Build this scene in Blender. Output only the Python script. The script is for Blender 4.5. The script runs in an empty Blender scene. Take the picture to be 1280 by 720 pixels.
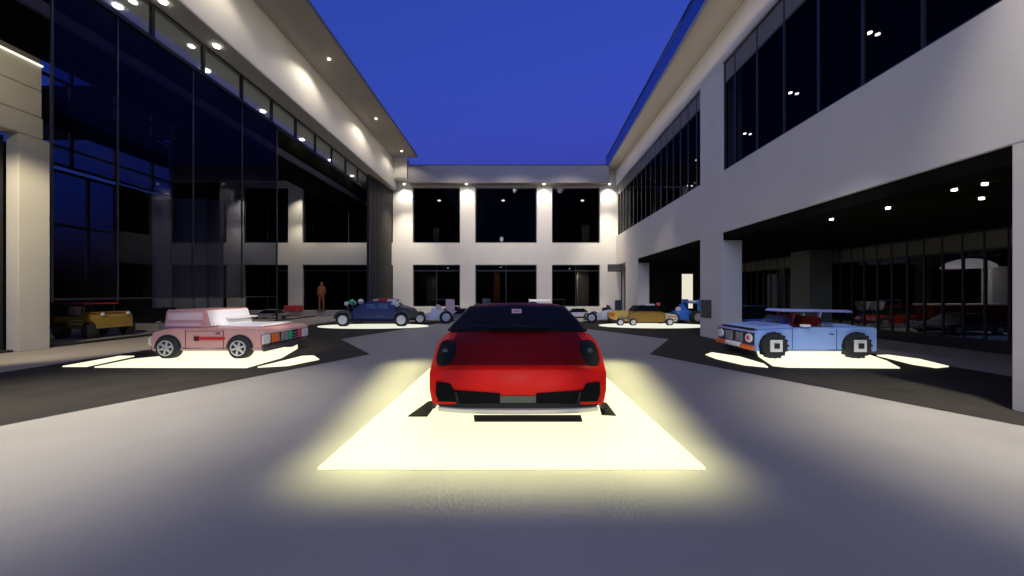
import bpy, bmesh, math, random
from mathutils import Vector, Matrix
random.seed(7)
C = bpy.context.scene.collection
PI = math.pi
K = 0.856                      # metres of depth per survey unit
F = 440.0                      # focal length in photo pixels
HC = 1.35                      # eye height
VX, VY = 643.0, 367.0
def G(px, py):                 # survey: photo reading -> spot on the ground
    d = F*HC/(py-VY); return ((px-VX)/F*d, d)
def Q(px, D):                  # survey: x at depth D (survey units)
    return (px-VX)/514.0*D
def Z(py, D):
    return HC-(py-VY)/514.0*D

# ------------------------------------------------------------------ materials
def mat(name, col, rough=.5, metal=0, noise=0, nscale=4, bump=0, bscale=60, coat=0, spec=.5, emis=None, estr=0):
    m = bpy.data.materials.new(name); m.use_nodes = True
    nt = m.node_tree; b = nt.nodes['Principled BSDF']
    b.inputs['Base Color'].default_value = (*col, 1)
    b.inputs['Roughness'].default_value = rough
    b.inputs['Metallic'].default_value = metal
    b.inputs['Coat Weight'].default_value = coat
    b.inputs['Specular IOR Level'].default_value = spec
    if emis:
        b.inputs['Emission Color'].default_value = (*emis, 1); b.inputs['Emission Strength'].default_value = estr
    tc = nt.nodes.new('ShaderNodeTexCoord')
    if noise:
        n = nt.nodes.new('ShaderNodeTexNoise'); n.inputs['Scale'].default_value = nscale; n.inputs['Detail'].default_value = 12
        nt.links.new(tc.outputs['Object'], n.inputs['Vector'])
        r = nt.nodes.new('ShaderNodeMapRange'); r.inputs[1].default_value = .3; r.inputs[2].default_value = .7
        r.inputs[3].default_value = 1-noise; r.inputs[4].default_value = 1+noise
        nt.links.new(n.outputs['Fac'], r.inputs[0])
        mx = nt.nodes.new('ShaderNodeVectorMath'); mx.operation = 'SCALE'; mx.inputs[0].default_value = col
        nt.links.new(r.outputs[0], mx.inputs['Scale']); nt.links.new(mx.outputs[0], b.inputs['Base Color'])
        r2 = nt.nodes.new('ShaderNodeMapRange'); r2.inputs[1].default_value = .3; r2.inputs[2].default_value = .7
        r2.inputs[3].default_value = max(.02, rough-.08); r2.inputs[4].default_value = min(1, rough+.1)
        nt.links.new(n.outputs['Fac'], r2.inputs[0]); nt.links.new(r2.outputs[0], b.inputs['Roughness'])
    if bump:
        n = nt.nodes.new('ShaderNodeTexNoise'); n.inputs['Scale'].default_value = bscale; n.inputs['Detail'].default_value = 4
        nt.links.new(tc.outputs['Object'], n.inputs['Vector'])
        bp = nt.nodes.new('ShaderNodeBump'); bp.inputs['Strength'].default_value = bump; bp.inputs['Distance'].default_value = .01
        nt.links.new(n.outputs['Fac'], bp.inputs['Height']); nt.links.new(bp.outputs[0], b.inputs['Normal'])
    return m
def glassmat(name, tint, refl=1.0):
    m = bpy.data.materials.new(name); m.use_nodes = True; nt = m.node_tree
    nt.nodes.remove(nt.nodes['Principled BSDF']); out = nt.nodes['Material Output']
    t = nt.nodes.new('ShaderNodeBsdfTransparent'); t.inputs[0].default_value = (*tint, 1)
    g = nt.nodes.new('ShaderNodeBsdfGlossy'); g.inputs['Roughness'].default_value = .015; g.inputs[0].default_value = (.9, .93, 1, 1)
    fr = nt.nodes.new('ShaderNodeFresnel'); fr.inputs[0].default_value = 1.5
    mm = nt.nodes.new('ShaderNodeMath'); mm.operation = 'MULTIPLY'; mm.inputs[1].default_value = refl
    mx = nt.nodes.new('ShaderNodeMixShader')
    nt.links.new(fr.outputs[0], mm.inputs[0]); nt.links.new(mm.outputs[0], mx.inputs[0])
    nt.links.new(t.outputs[0], mx.inputs[1]); nt.links.new(g.outputs[0], mx.inputs[2]); nt.links.new(mx.outputs[0], out.inputs[0])
    return m
def emat(name, col, s):
    return mat(name, (.1, .1, .1), .5, emis=col, estr=s)

M = dict(
 wall=mat('plaster', (.62, .585, .50), .8, noise=.03, nscale=1.3, bump=.15, bscale=90),
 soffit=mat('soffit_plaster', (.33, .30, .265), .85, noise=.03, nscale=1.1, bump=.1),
 court=mat('court_concrete', (.36, .345, .285), .62, noise=.09, nscale=.8, bump=.12, bscale=120, spec=.3),
 dark=mat('dark_pavers', (.040, .036, .026), .75, spec=.2, noise=.18, nscale=2.0, bump=.3, bscale=70),
 walk=mat('pale_walk', (.42, .37, .31), .7, noise=.06, nscale=1.5, bump=.2),  # light on the walkway put into a paler floor colour
 kerb=mat('kerb_dark', (.03, .03, .03), .6, noise=.2, bump=.2),
 black=mat('black_metal', (.012, .012, .013), .45, noise=.2, nscale=8),
 frame=mat('frame_metal', (.02, .02, .022), .4, noise=.15, nscale=8),
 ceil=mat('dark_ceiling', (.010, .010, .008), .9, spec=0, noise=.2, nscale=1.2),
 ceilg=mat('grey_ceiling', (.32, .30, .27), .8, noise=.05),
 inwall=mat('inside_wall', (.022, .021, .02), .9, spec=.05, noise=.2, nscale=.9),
 inpan=mat('inside_panel', (.16, .16, .17), .6, noise=.15, nscale=1.2),
 panel=mat('grey_panel', (.15, .14, .11), .5, noise=.1, nscale=2),
 ledge=mat('ledge', (.10, .10, .15), .5, noise=.1),
 glass=glassmat('tinted_glass', (.50, .51, .60), .05),
 glassd=glassmat('dark_glass', (.42, .42, .44), .035),
 glassb=glassmat('blue_glass', (.50, .56, .66), .6),
dully=mat('dull_yellow', (.40, .25, .04), .5, noise=.12),
 padf=emat('light_pad_far', (1, 1, .82), .85),
 outer=glassmat('outer_glass', (.50, .55, .65), .1),
 clear=glassmat('clear_glass', (.78, .82, .84), .3),
 lamp=emat('lamp_disc', (1, .93, .8), 14),
 lamps=emat('lamp_small', (1, .95, .88), 7),
 strip=emat('light_strip', (1, .93, .8), 1.3),
 pad=emat('light_pad', (1, 1, .60), 1.15),
 padw=emat('light_pad_white', (1, 1, .70), 1.15),
 warm=emat('lit_panel', (1, .9, .72), .85),
 red=mat('red_paint', (.62, .008, .001), .42, spec=.12, noise=.03, nscale=3),
 redd=mat('deep_red', (.10, .006, .004), .5, spec=.2, noise=.1),
 redseat=mat('bright_red', (.5, .012, .015), .5, noise=.1),
 pink=mat('pink_paint', (.62, .31, .26), .45, coat=.25, noise=.05, nscale=5),
 glossless=mat('intake_black', (.008, .008, .008), .9, spec=0, noise=.1),
 pinkl=mat('pale_pink', (.72, .50, .46), .45, noise=.05),
 cream=mat('cream', (.75, .68, .48), .45, noise=.08),
 white=mat('white_paint', (.8, .78, .75), .4, noise=.04),
 whiteb=mat('bright_white', (.85, .83, .8), .35, noise=.04),
 blue=mat('sky_blue_paint', (.30, .45, .80), .4, coat=.25, noise=.05, nscale=4),
 bluel=mat('lilac_paint', (.32, .36, .66), .4, coat=.2, noise=.04),
 navy=mat('navy_paint', (.028, .042, .14), .4, coat=.3, noise=.1),
 navyw=mat('navy_window', (.07, .11, .26), .25, noise=.1),
 rblue=mat('racer_blue', (.06, .22, .72), .4, coat=.3, noise=.08),
 gold=mat('gold_paint', (.38, .20, .035), .4, coat=.3, noise=.08),
 yellow=mat('yellow_paint', (.75, .50, .03), .4, coat=.2, noise=.1),
 orange=mat('orange', (.75, .16, .03), .4, noise=.1),
 statue=mat('orange_clay', (.30, .10, .035), .6, noise=.2, nscale=9, bump=.4),
 green=mat('green_lens', (.02, .45, .20), .25, noise=.05, coat=.5),
 grey=mat('grey_paint', (.30, .29, .28), .45, noise=.06),
 dgrey=mat('dark_grey', (.07, .07, .07), .5, noise=.1),
 lip=mat('pad_shadow_grey', (.022, .024, .018), .7, spec=.1, noise=.1),
 plate=mat('plate_grey', (.10, .105, .075), .6, spec=.1, noise=.1),
 tyre=mat('tyre', (.018, .018, .018), .8, noise=.2, nscale=20, bump=.3),
 rim=mat('rim', (.62, .60, .55), .3, metal=.5, noise=.08, nscale=14),
 rimw=mat('rim_white', (.75, .74, .7), .4, noise=.05),
 chrome=mat('chrome', (.62, .64, .68), .18, metal=.9, noise=.05),
 cargl=mat('car_glass', (.010, .011, .014), .4, noise=.1, spec=.03),
 lens=mat('smoked_lens', (.010, .013, .011), .4, spec=.05, noise=.1),
 clens=mat('pale_lens', (.7, .72, .75), .15, coat=.6, noise=.05),
 rlens=mat('red_lens', (.7, .06, .08), .2, coat=.6, noise=.05),
 plaque=mat('plaque', (.07, .062, .05), .5, noise=.15),
)

# ------------------------------------------------------------------ mesh builder
class MB:
    def __init__(s): s.v = []; s.f = []
    def add(s, vs, fs):
        o = len(s.v); s.v += [tuple(p) for p in vs]; s.f += [tuple(o+i for i in f) for f in fs]; return s
    def hexa(s, p):            # 8 points: bottom ring, top ring
        return s.add(p, [(3,2,1,0),(4,5,6,7),(0,1,5,4),(1,2,6,5),(2,3,7,6),(3,0,4,7)])
    def box(s, x0,x1,y0,y1,z0,z1):
        return s.hexa([(x0,y0,z0),(x1,y0,z0),(x1,y1,z0),(x0,y1,z0),(x0,y0,z1),(x1,y0,z1),(x1,y1,z1),(x0,y1,z1)])
    def poly(s, pts, d):       # slab: polygon pts moved by vector d
        n = len(pts); top = [tuple(Vector(p)+Vector(d)) for p in pts]
        return s.add(list(pts)+top, [tuple(reversed(range(n))), tuple(range(n,2*n))]+[(i,(i+1)%n,n+(i+1)%n,n+i) for i in range(n)])
    def xz(s, pts, y0, y1):    # side outline extruded across y
        return s.poly([(a,y0,b) for a,b in pts], (0,y1-y0,0))
    def loft(s, secs, cap=True):
        n = len(secs[0]); o = len(s.v)
        for q in secs: s.v += [tuple(p) for p in q]
        for k in range(len(secs)-1):
            for i in range(n):
                a = o+k*n+i; b = o+k*n+(i+1)%n; s.f.append((a,b,b+n,a+n))
        if cap:
            s.f.append(tuple(reversed(range(o,o+n)))); e = o+(len(secs)-1)*n; s.f.append(tuple(range(e,e+n)))
        return s
    def tube(s, p0, p1, r0, r1=None, n=12):
        r1 = r0 if r1 is None else r1
        a = Vector(p0); b = Vector(p1); d = (b-a).normalized()
        u = d.orthogonal().normalized(); w = d.cross(u)
        return s.loft([[c+(u*math.cos(t)+w*math.sin(t))*r for t in [2*PI*i/n for i in range(n)]] for c,r in ((a,r0),(b,r1))])
    def lathe(s, prof, c, axis='y', n=24):    # prof: list (r, h)
        secs = []
        for r,h in prof:
            q = []
            for i in range(n):
                t = 2*PI*i/n; a, b = r*math.cos(t), r*math.sin(t)
                q.append((c[0]+a, c[1]+h, c[2]+b) if axis == 'y' else (c[0]+a, c[1]+b, c[2]+h))
            secs.append(q)
        return s.loft(secs)
    def ball(s, c, r, n=14, m=8):
        r = r if isinstance(r, tuple) else (r,r,r)
        return s.loft([[(c[0]+r[0]*math.sin(PI*(k+.15)/(m+.3))*math.cos(2*PI*i/n), c[1]+r[1]*math.sin(PI*(k+.15)/(m+.3))*math.sin(2*PI*i/n), c[2]-r[2]*math.cos(PI*(k+.15)/(m+.3))) for i in range(n)] for k in range(m+1)])
    def build(s, name, m, parent=None, bevel=0, smooth=False, seg=2):
        me = bpy.data.meshes.new(name); me.from_pydata(s.v, [], s.f)
        bm = bmesh.new(); bm.from_mesh(me)
        bmesh.ops.recalc_face_normals(bm, faces=bm.faces)
        if bevel:
            es = [e for e in bm.edges if len(e.link_faces) == 2 and e.calc_face_angle(0) > .5]
            bmesh.ops.bevel(bm, geom=es, offset=bevel, segments=seg, affect='EDGES', clamp_overlap=True)
        if smooth:
            for f in bm.faces: f.smooth = True
            for e in bm.edges:
                if len(e.link_faces) == 2 and e.calc_face_angle(0) > .7: e.smooth = False
        bm.to_mesh(me); bm.free()
        me.materials.append(M[m] if isinstance(m, str) else m)
        o = bpy.data.objects.new(name, me); C.objects.link(o)
        if parent: o.parent = parent
        return o
def B(x0,x1,y0,y1,z0,z1): return MB().box(x0,x1,y0,y1,z0,z1)
def tag(o, label=None, cat=None, group=None, kind=None):
    if label: o['label'] = label
    if cat: o['category'] = cat
    if group: o['group'] = group
    if kind: o['kind'] = kind
    return o
def thing(name, label, cat, loc=(0,0,0), rz=0, group=None):
    o = bpy.data.objects.new(name, None); C.objects.link(o); o.location = loc; o.rotation_euler = (0,0,rz)
    o.empty_display_size = .3
    return tag(o, label, cat, group)

# ------------------------------------------------------------------ world & camera
sc = bpy.context.scene
w = bpy.data.worlds.new('World'); sc.world = w; w.use_nodes = True
nt = w.node_tree; bg = nt.nodes['Background']
sky = nt.nodes.new('ShaderNodeTexSky'); sky.sky_type = 'NISHITA'; sky.sun_disc = False
sky.sun_elevation = math.radians(-3.0); sky.sun_rotation = math.radians(200); sky.air_density = 1.0; sky.dust_density = .2; sky.ozone_density = 6
tint = nt.nodes.new('ShaderNodeMix'); tint.data_type = 'RGBA'; tint.blend_type = 'MULTIPLY'; tint.inputs[0].default_value = 1
tint.inputs[7].default_value = (.50, 1.30, 1.0, 1)
nt.links.new(sky.outputs[0], tint.inputs[6]); nt.links.new(tint.outputs[2], bg.inputs[0])
bg.inputs[1].default_value = SKY = 8.6
cam = bpy.data.cameras.new('camera'); co = bpy.data.objects.new('camera', cam); C.objects.link(co)
co.location = (0,0,HC); co.rotation_euler = (PI/2,0,0)
cam.lens = 36*F/1280; cam.sensor_width = 36; cam.shift_x = -(VX-640)/1280; cam.shift_y = (VY-360)/1280
cam.clip_start = .05; cam.clip_end = 3000
sc.camera = co
sc.view_settings.view_transform = 'Standard'; sc.view_settings.look = 'None'; sc.view_settings.exposure = 0; sc.view_settings.gamma = 1
sun = bpy.data.lights.new('dusk_glow', 'SUN'); so = bpy.data.objects.new('dusk_glow', sun); C.objects.link(so)
sun.energy = .72; sun.angle = math.radians(70); sun.color = (1, .89, .72)
so.rotation_euler = (math.radians(62), 0, math.radians(-38))

def spot(loc, power, size, blend=.6, to=None, color=(1,.91,.79), rad=.05):
    l = bpy.data.lights.new('spot_lamp', 'SPOT'); o = bpy.data.objects.new('spot_lamp', l); C.objects.link(o)
    l.energy = power; l.spot_size = math.radians(size); l.spot_blend = blend; l.color = color; l.shadow_soft_size = rad
    o.location = loc
    if to: o.rotation_euler = (Vector(to)-Vector(loc)).to_track_quat('-Z','Y').to_euler()
    return o
def area(loc, sx, sy, power, spread=180, to=None, color=(1,.97,.55)):
    l = bpy.data.lights.new('area_lamp', 'AREA'); o = bpy.data.objects.new('area_lamp', l); C.objects.link(o)
    l.shape = 'RECTANGLE'; l.size = sx; l.size_y = sy; l.energy = power; l.spread = math.radians(spread); l.color = color
    o.location = loc
    if to and not (to[0]==loc[0] and to[1]==loc[1] and to[2]<loc[2]): o.rotation_euler = (PI,0,0) if to[0]==loc[0] and to[1]==loc[1] else (Vector(to)-Vector(loc)).to_track_quat('-Z','Y').to_euler()
    return o

# ------------------------------------------------------------------ ground
def sheet(name, pts, z, m):
    me = bpy.data.meshes.new(name); me.from_pydata([(x,y,z) for x,y in pts], [], [tuple(range(len(pts)))])
    me.materials.append(M[m]); o = bpy.data.objects.new(name, me); C.objects.link(o)
    if me.polygons[0].normal.z < 0: me.flip_normals()
    return tag(o, kind='structure')
sheet('ground', [(-900,-900),(900,-900),(900,900),(-900,900)], 0, 'court')
k = K
DL = [(-6.3,1.2*k),(-5.24,4.19*k),(-3.2,9.13*k),(-5.14,12.17*k),(-3.57,17.8*k),(-3.45,20.2*k),(-6.8,23.6*k),(-8.75,23.6*k),(-8.75,1.2*k)]
DR = [(6.3,1.2*k),(5.18,4.19*k),(3.0,9.13*k),(4.57,12.17*k),(2.7,15.8*k),(2.9,19.6*k),(6.0,22.6*k),(8.0,22.6*k),(8.1,1.2*k)]
sheet('dark_paving', DL, .004, 'dark')
sheet('dark_paving', DR, .004, 'dark')
sheet('walkway', [(-11.55,0),(-8.78,0),(-8.78,24*k),(-11.55,24*k)], .004, 'walk')
sheet('walkway', [(8.14,0),(10.9,0),(10.9,22*k),(8.1,22*k)], .004, 'walk')
o = B(-11.8,-11.58,0,24*k,0,.05).build('kerb','kerb',bevel=.01); tag(o, kind='structure')
o = B(10.92,11.05,0,22*k,0,.05).build('kerb','kerb',bevel=.01); tag(o, kind='structure')

# ------------------------------------------------------------------ back building
YB = 25*k
bb = thing('back_building', 'two storey pale plaster building closing the far end of the courtyard, six tall dark windows', 'building', (0,YB,0))
xs_p = [(491,516),(575,594),(671,690),(750,787)]
def qb(px): return Q(px,25)
TH = .35
for a,b in [(283,305),(360,378)]+xs_p+[(816,828),(850,864)]:
    MB().box(qb(a),qb(b),0,TH,0,8.1).build('pillar','wall',bb,bevel=.012)
wl = MB()
wl.box(qb(212),qb(900),.004,TH,3.1,4.44)
wl.box(qb(212),qb(900),.004,TH,7.8,9.0)
wl.build('wall','wall',bb,bevel=.01)
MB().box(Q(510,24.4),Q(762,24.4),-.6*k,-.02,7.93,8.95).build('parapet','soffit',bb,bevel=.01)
MB().box(qb(512),qb(760),-.85,-.003,0,.56).build('plinth','wall',bb,bevel=.02)
MB().box(qb(240),qb(491),-.6,-.003,0,.34).build('plinth','walk',bb,bevel=.02)
MB().box(qb(512),qb(760),-1.3,-.86,0,.28).build('step','wall',bb,bevel=.02)
MB().box(-21,30,0.02,14,9.0,9.2).build('roof','dgrey',bb)
bi = MB(); bi.box(-21,30,7.5,7.7,0,9); bi.box(-21,-20.8,.4,7.5,0,9); bi.box(29.8,30,.4,7.5,0,9)
bi.build('inside_wall','inwall',bb)
MB().box(-20.7,29.7,.36,7.4,3.2,4.3).build('floor_slab','ceil',bb)
MB().box(-20.7,29.7,.36,7.4,7.95,8.1).build('ceiling','ceil',bb)
def win(px0,px1,z0,z1,cols,parent,top=None,glass='glassd',y=.12):
    x0,x1 = qb(px0),qb(px1)
    f = MB(); t=.05
    f.box(x0,x1,y,y+.06,z1-t,z1); f.box(x0,x1,y,y+.06,z0,z0+t); f.box(x0,x0+t,y,y+.06,z0,z1); f.box(x1-t,x1,y,y+.06,z0,z1)
    for i in range(1,cols):
        xx = x0+(x1-x0)*i/cols; f.box(xx-.02,xx+.02,y+.003,y+.057,z0,z1)
    if top: f.box(x0,x1,y+.004,y+.056,top-.03,top+.03)
    fo = f.build('window','frame',parent)
    MB().box(x0+.01,x1-.01,y+.025,y+.035,z0+.01,z1-.01).build('pane',glass,fo)
    return fo
for a,b,c in ((516,575,3),(594,671,3),(690,750,3)):
    win(a,b,4.44,7.8,1,bb); win(a,b,.57,3.1,2 if c==3 else 1,bb,top=2.75)
for a,b,c in ((305,360,2),(378,491,2),(787,816,1),(828,850,1)):
    win(a,b,4.44,7.8,c,bb); win(a,b,.34,3.1,c,bb,top=2.75)
for px in (549,629,728):
    MB().lathe([(.10,-.03),(.10,.0)],(Q(px,29),4*k,7.93),'z',12).build('ceiling_light','lamp',bb)
for px,yy,z in ((560,3.9,3.15),(626,3,3.15),(712,4.5,3.15)):
    MB().lathe([(.04,-.02),(.04,.0)],(Q(px,25+yy),yy*k,z),'z',10).build('ceiling_light','lamps',bb)
# inside pillars seen through the glass
for px0,px1,D,z0,z1,m_ in ((533,545,28,0,3.15,'panel'),(617,624,27.5,0,3.15,'statue'),(722,736,27.5,0,3.15,'wall'),(541,548,29,4.3,6.0,'panel'),(728,737,29,4.3,6.2,'panel')):
    MB().box(Q(px0,D),Q(px1,D),(D-25)*k,(D-25)*k+.35,z0,z1).build('inside_pillar',m_,bb,bevel=.01)
# pendant lamp in middle window
pl = thing('pendant_lamp','small glowing pendant lamp behind the upper middle window of the far building','lamp',(Q(627,27),27*k,Z(303,27)))
MB().tube((0,0,.5),(0,0,3.0),.012).build('cord','frame',pl)
MB().ball((0,0,.22),(.12,.12,.14)).build('globe',emat('pendant_glow',(.9,.95,1),1.6),pl,smooth=True)
MB().ball((0,0,.02),(.07,.07,.08)).build('globe',emat('pendant_glow2',(.9,.95,1),1.2),pl,smooth=True)
MB().lathe([(.16,.40),(.05,.5)],(0,0,0),'z',14).build('cap','chrome',pl)
# soffit lamps over the pillars
for px in (505,583,680,762):
    x = Q(px,24.6)
    MB().lathe([(.06,-.05),(.06,.0)],(x,-.32*k-.05,7.93),'z',12).build('downlight','lamps',bb)
    spot((x,YB-.32,7.85), 230 if px in (505,762) else 150, 130, 1, (x,YB-.05,0))
for px in (505,762):
    x = Q(px,24.2); spot((x,YB-1.7,7.9),1300,64,1,(x,YB,2.4))

# ------------------------------------------------------------------ right wing (slightly splayed)
SR = .0234
def rx(u,y): return 5.65+u+SR*y
def rbox(mb,u0,u1,y0,y1,z0,z1):
    return mb.hexa([(rx(u0,y0),y0,z0),(rx(u1,y0),y0,z0),(rx(u1,y1),y1,z0),(rx(u0,y1),y1,z0),(rx(u0,y0),y0,z1),(rx(u1,y0),y0,z1),(rx(u1,y1),y1,z1),(rx(u0,y1),y1,z1)])
def R(u0,u1,d0,d1,z0,z1): return rbox(MB(),u0,u1,d0*k,d1*k,z0,z1)
rw = thing('arcade_wing','long pale building on the right with open ground arcade and dark upper windows','building')
R(0,.5,-3,24.9,3.07,4.81).build('spandrel_wall','wall',rw,bevel=.012)
R(0,.5,-3,24.9,7.88,8.83).build('wall','wall',rw,bevel=.012)
R(.002,.57,11.65,13.1,0,8.5).build('pillar','wall',rw,bevel=.012)
R(.002,.57,2.6,4.756,0,3.2).build('pillar','wall',rw,bevel=.012)
R(.002,.57,20.2,22.6,0,3.2).build('pillar','wall',rw,bevel=.012)
def ex(D): return 4.48+.0448*D
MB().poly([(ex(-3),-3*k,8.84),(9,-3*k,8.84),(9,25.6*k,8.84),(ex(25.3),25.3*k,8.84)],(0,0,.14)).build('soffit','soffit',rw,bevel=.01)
MB().poly([(ex(-3)+.02,-3*k,8.99),(ex(-3)+.05,-3*k,8.99),(ex(25.3)+.05,25.3*k,8.99),(ex(25.3)+.02,25.3*k,8.99)],(0,0,.68)).build('balustrade','glassb',rw)
MB().poly([(ex(-3)+.015,-3*k,9.675),(ex(-3)+.06,-3*k,9.675),(ex(25.3)+.06,25.3*k,9.675),(ex(25.3)+.015,25.3*k,9.675)],(0,0,.04)).build('handrail','dgrey',rw)
# upper windows
def rwin(d0,d1,z0,z1,step,off,zr):
    f = MB()
    d = d0+off; 
    while d < d1-.1:
        rbox(f,.06,.12,d*k-.025,d*k+.025,z0,z1); d += step
    rbox(f,.058,.122,d0*k,d1*k,z1-.06,z1); rbox(f,.058,.122,d0*k,d1*k,z0,z0+.05)
    rbox(f,.055,.125,d0*k,d1*k,zr-.025,zr+.025)
    rbox(f,.05,.13,d1*k-.06,d1*k,z0,z1)
    fo = f.build('window','frame',rw)
    rbox(MB(),.085,.095,d0*k,d1*k,z0+.02,z1-.02).build('pane','glassd',fo)
    rbox(MB(),.066,.08,d0*k+.02,d1*k-.02,zr,z1-.06).build('upper_panel','panel',fo)
rwin(-3,11.65,4.81,7.88,1.04,.55,7.28)
rwin(13.1,24.6,4.81,7.88,.7,.4,7.28)
# upper interior
R(.52,13,-3,24.5,4.2,4.4).build('floor_slab','ceil',rw)
R(.52,13,-3,24.5,7.75,7.85).build('ceiling','ceil',rw)
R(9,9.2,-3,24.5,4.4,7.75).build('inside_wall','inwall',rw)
for px,py in ((988,116),(931,167),(1087,41),(871,200),(860,232)):
    D = 514*6.38/(VY-py); x = Q(px,D)
    MB().lathe([(.05,-.03),(.05,0)],(x,D*k,7.745),'z',10).build('ceiling_light','lamp',rw)
    MB().lathe([(.05,-.03),(.05,0)],(x+.25,D*k+.05,7.745),'z',10).build('ceiling_light','lamps',rw)
# ground floor interior
R(.03,.56,4.76,11.64,2.86,3.068).build('lintel','ceil',rw)
R(.03,.56,13.11,20.19,2.86,3.068).build('lintel','ceil',rw)
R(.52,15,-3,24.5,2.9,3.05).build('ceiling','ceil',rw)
for px,py in ((1114,237),(1231,230),(1227,248),(1110,260),(1006,274)):
    D = 514*1.53/(VY-py); x = max(Q(px,D), rx(.7,D*k))
    o = MB(); o.box(x-.03,x+.03,D*k-.015,D*k+.015,2.862,2.897); o.build('ceiling_light','lamps',rw)
# inner glazed shopfront at x = 11
sf = MB(); d = 8.2
sfx = 11.0
sf.box(sfx,sfx+.05,5*k,22*k,.0,.28)
while d < 20: sf.box(sfx,sfx+.05,d*k-.02,d*k+.02,.28,2.84); d += .475
sf.box(sfx-.004,sfx+.054,5*k,22*k,2.36,2.40); sf.box(sfx-.004,sfx+.054,5*k,22*k,2.80,2.86)
sfo = sf.build('shopfront','frame',rw)
MB().box(sfx+.02,sfx+.03,5*k,22*k,.28,2.8).build('pane','glass',sfo)
MB().box(sfx+.006,sfx+.018,5*k,22*k,2.40,2.80).build('upper_panel','panel',sfo)
MB().box(10.2,10.98,14.2*k,15.2*k,0,2.86).build('inside_pillar','panel',rw,bevel=.01)
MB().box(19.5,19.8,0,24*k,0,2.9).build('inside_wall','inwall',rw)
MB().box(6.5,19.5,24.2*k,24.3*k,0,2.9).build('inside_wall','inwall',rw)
MB().box(Q(1240,15),Q(1275,15),15*k,15*k+.3,0,2.35).build('inside_pillar','wall',rw,bevel=.01)
pq = rbox(MB(),-.03,-.004,12.3*k,13.0*k,Z(397,12.6),Z(375,12.6)).build('plaque','plaque',bevel=.004)
tag(pq,'small dark grey square plaque on the pale pillar between the two arcade bays','plaque')
for px in (294,369,430):
    D=24.2; x=Q(px,D); spot((x,D*k,7.5),150,110,.9,(x,YB-.05,0))
    spot((x,D*k-.3,5.6),60,150,.9,(x,YB,3.2))
# right soffit upwash
for D in (4,9,14,19,23.5):
    x = ex(D)+.55
    pass

l=area((5.45,11*k,7.95),.15,24*k,36,170,(5.45,11*k,9),(1,.88,.74))  # added lamp brightening the soffit from below, no fixture
# ------------------------------------------------------------------ left wing
lw = thing('glazed_wing','tall building on the left with a deep lit eave, dark glass front and clerestory','building')
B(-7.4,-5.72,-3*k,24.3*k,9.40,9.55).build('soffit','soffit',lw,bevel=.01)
B(-7.5,-7.16,-3*k,24.9*k,7.63,9.399).build('wall','wall',lw,bevel=.01)
B(-7.159,-6.35,24.3*k,24.9*k,8.2,9.39).build('wall','wall',lw,bevel=.01)
B(-7.85,-7.165,-3*k,24.9*k,7.60,7.629).build('recess_soffit','ceilg',lw)
B(-12.6,-7.95,-3*k,24.6*k,7.66,7.76).build('ceiling','ceilg',lw)
B(-9.1,-8.9,-3*k,24.5*k,5.84,7.655).build('bulkhead','ceil',lw,bevel=.01)
B(-8.897,-8.80,-3*k,24.5*k,6.57,6.82).build('ledge','ledge',lw,bevel=.01)
f = MB(); d = 8.87-1.45*6; 
while d < 24.5:
    f.box(-7.85,-7.78,d*k-.03,d*k+.03,6.86,7.60); d += 1.45
f.box(-7.86,-7.77,-3*k,24.6*k,6.80,6.88); f.box(-7.86,-7.77,-3*k,24.6*k,7.54,7.60)
fo = f.build('clerestory','frame',lw)
MB().box(-7.82,-7.81,-3*k,24.6*k,6.88,7.54).build('pane','clear',fo)
f = MB()
f.box(-7.83,-7.80,13.5*k,13.56*k,0,6.8)
for d in (6.95,8.1,10.0,11.8): f.box(-7.835,-7.805,d*k-.015,d*k+.015,1.2,6.8)
f.box(-7.83,-7.81,6.95*k,13.55*k,1.24,1.27)
fo = f.build('glass_screen','frame',lw)
MB().box(-7.825,-7.815,6.95*k,13.55*k,1.27,6.8).build('pane','glass',fo)
lv = MB()
for i in range(11):
    d = 21.6+i*.3; lv.box(-7.66+.02*i,-7.56+.02*i,d*k,d*k+.06,0,7.58)
MB().poly([(-7.76,21.6*k,0),(-7.68,21.6*k,0),(-7.46,24.9*k,0),(-7.54,24.9*k,0)],(0,0,7.58)).build('screen_back','black',lw)
lv.build('louvre_screen','plaque',lw)
# wall and column inside the near opening
B(-11.9,-11.46,-1,9.98*k,6.25,6.83).build('upper_wall','wall',lw,bevel=.015)
B(-11.88,-11.49,-1,9.97*k,6.86,7.6).build('upper_wall','panel',lw,bevel=.015)
B(-11.9,-11.46,-1,9.98*k,5.6,6.235).build('upper_wall','wall',lw,bevel=.015)
B(-11.9,-11.44,-1,9.99*k,5.08,5.585).build('upper_wall','wall',lw,bevel=.015)
B(-11.46,-11.42,-1,9.97*k,6.83,6.87).build('light_strip','strip',lw)
B(-11.75,-11.46,9.5*k,10.15*k,0,5.08).build('column','wall',lw,bevel=.012)
B(-12.2,-11.78,9.0*k,9.49*k,0,5.0).build('column','black',lw,bevel=.012)
B(-14.5,-12.25,8.3,8.5,0,5.0).build('inside_wall','inwall',lw)
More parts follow.
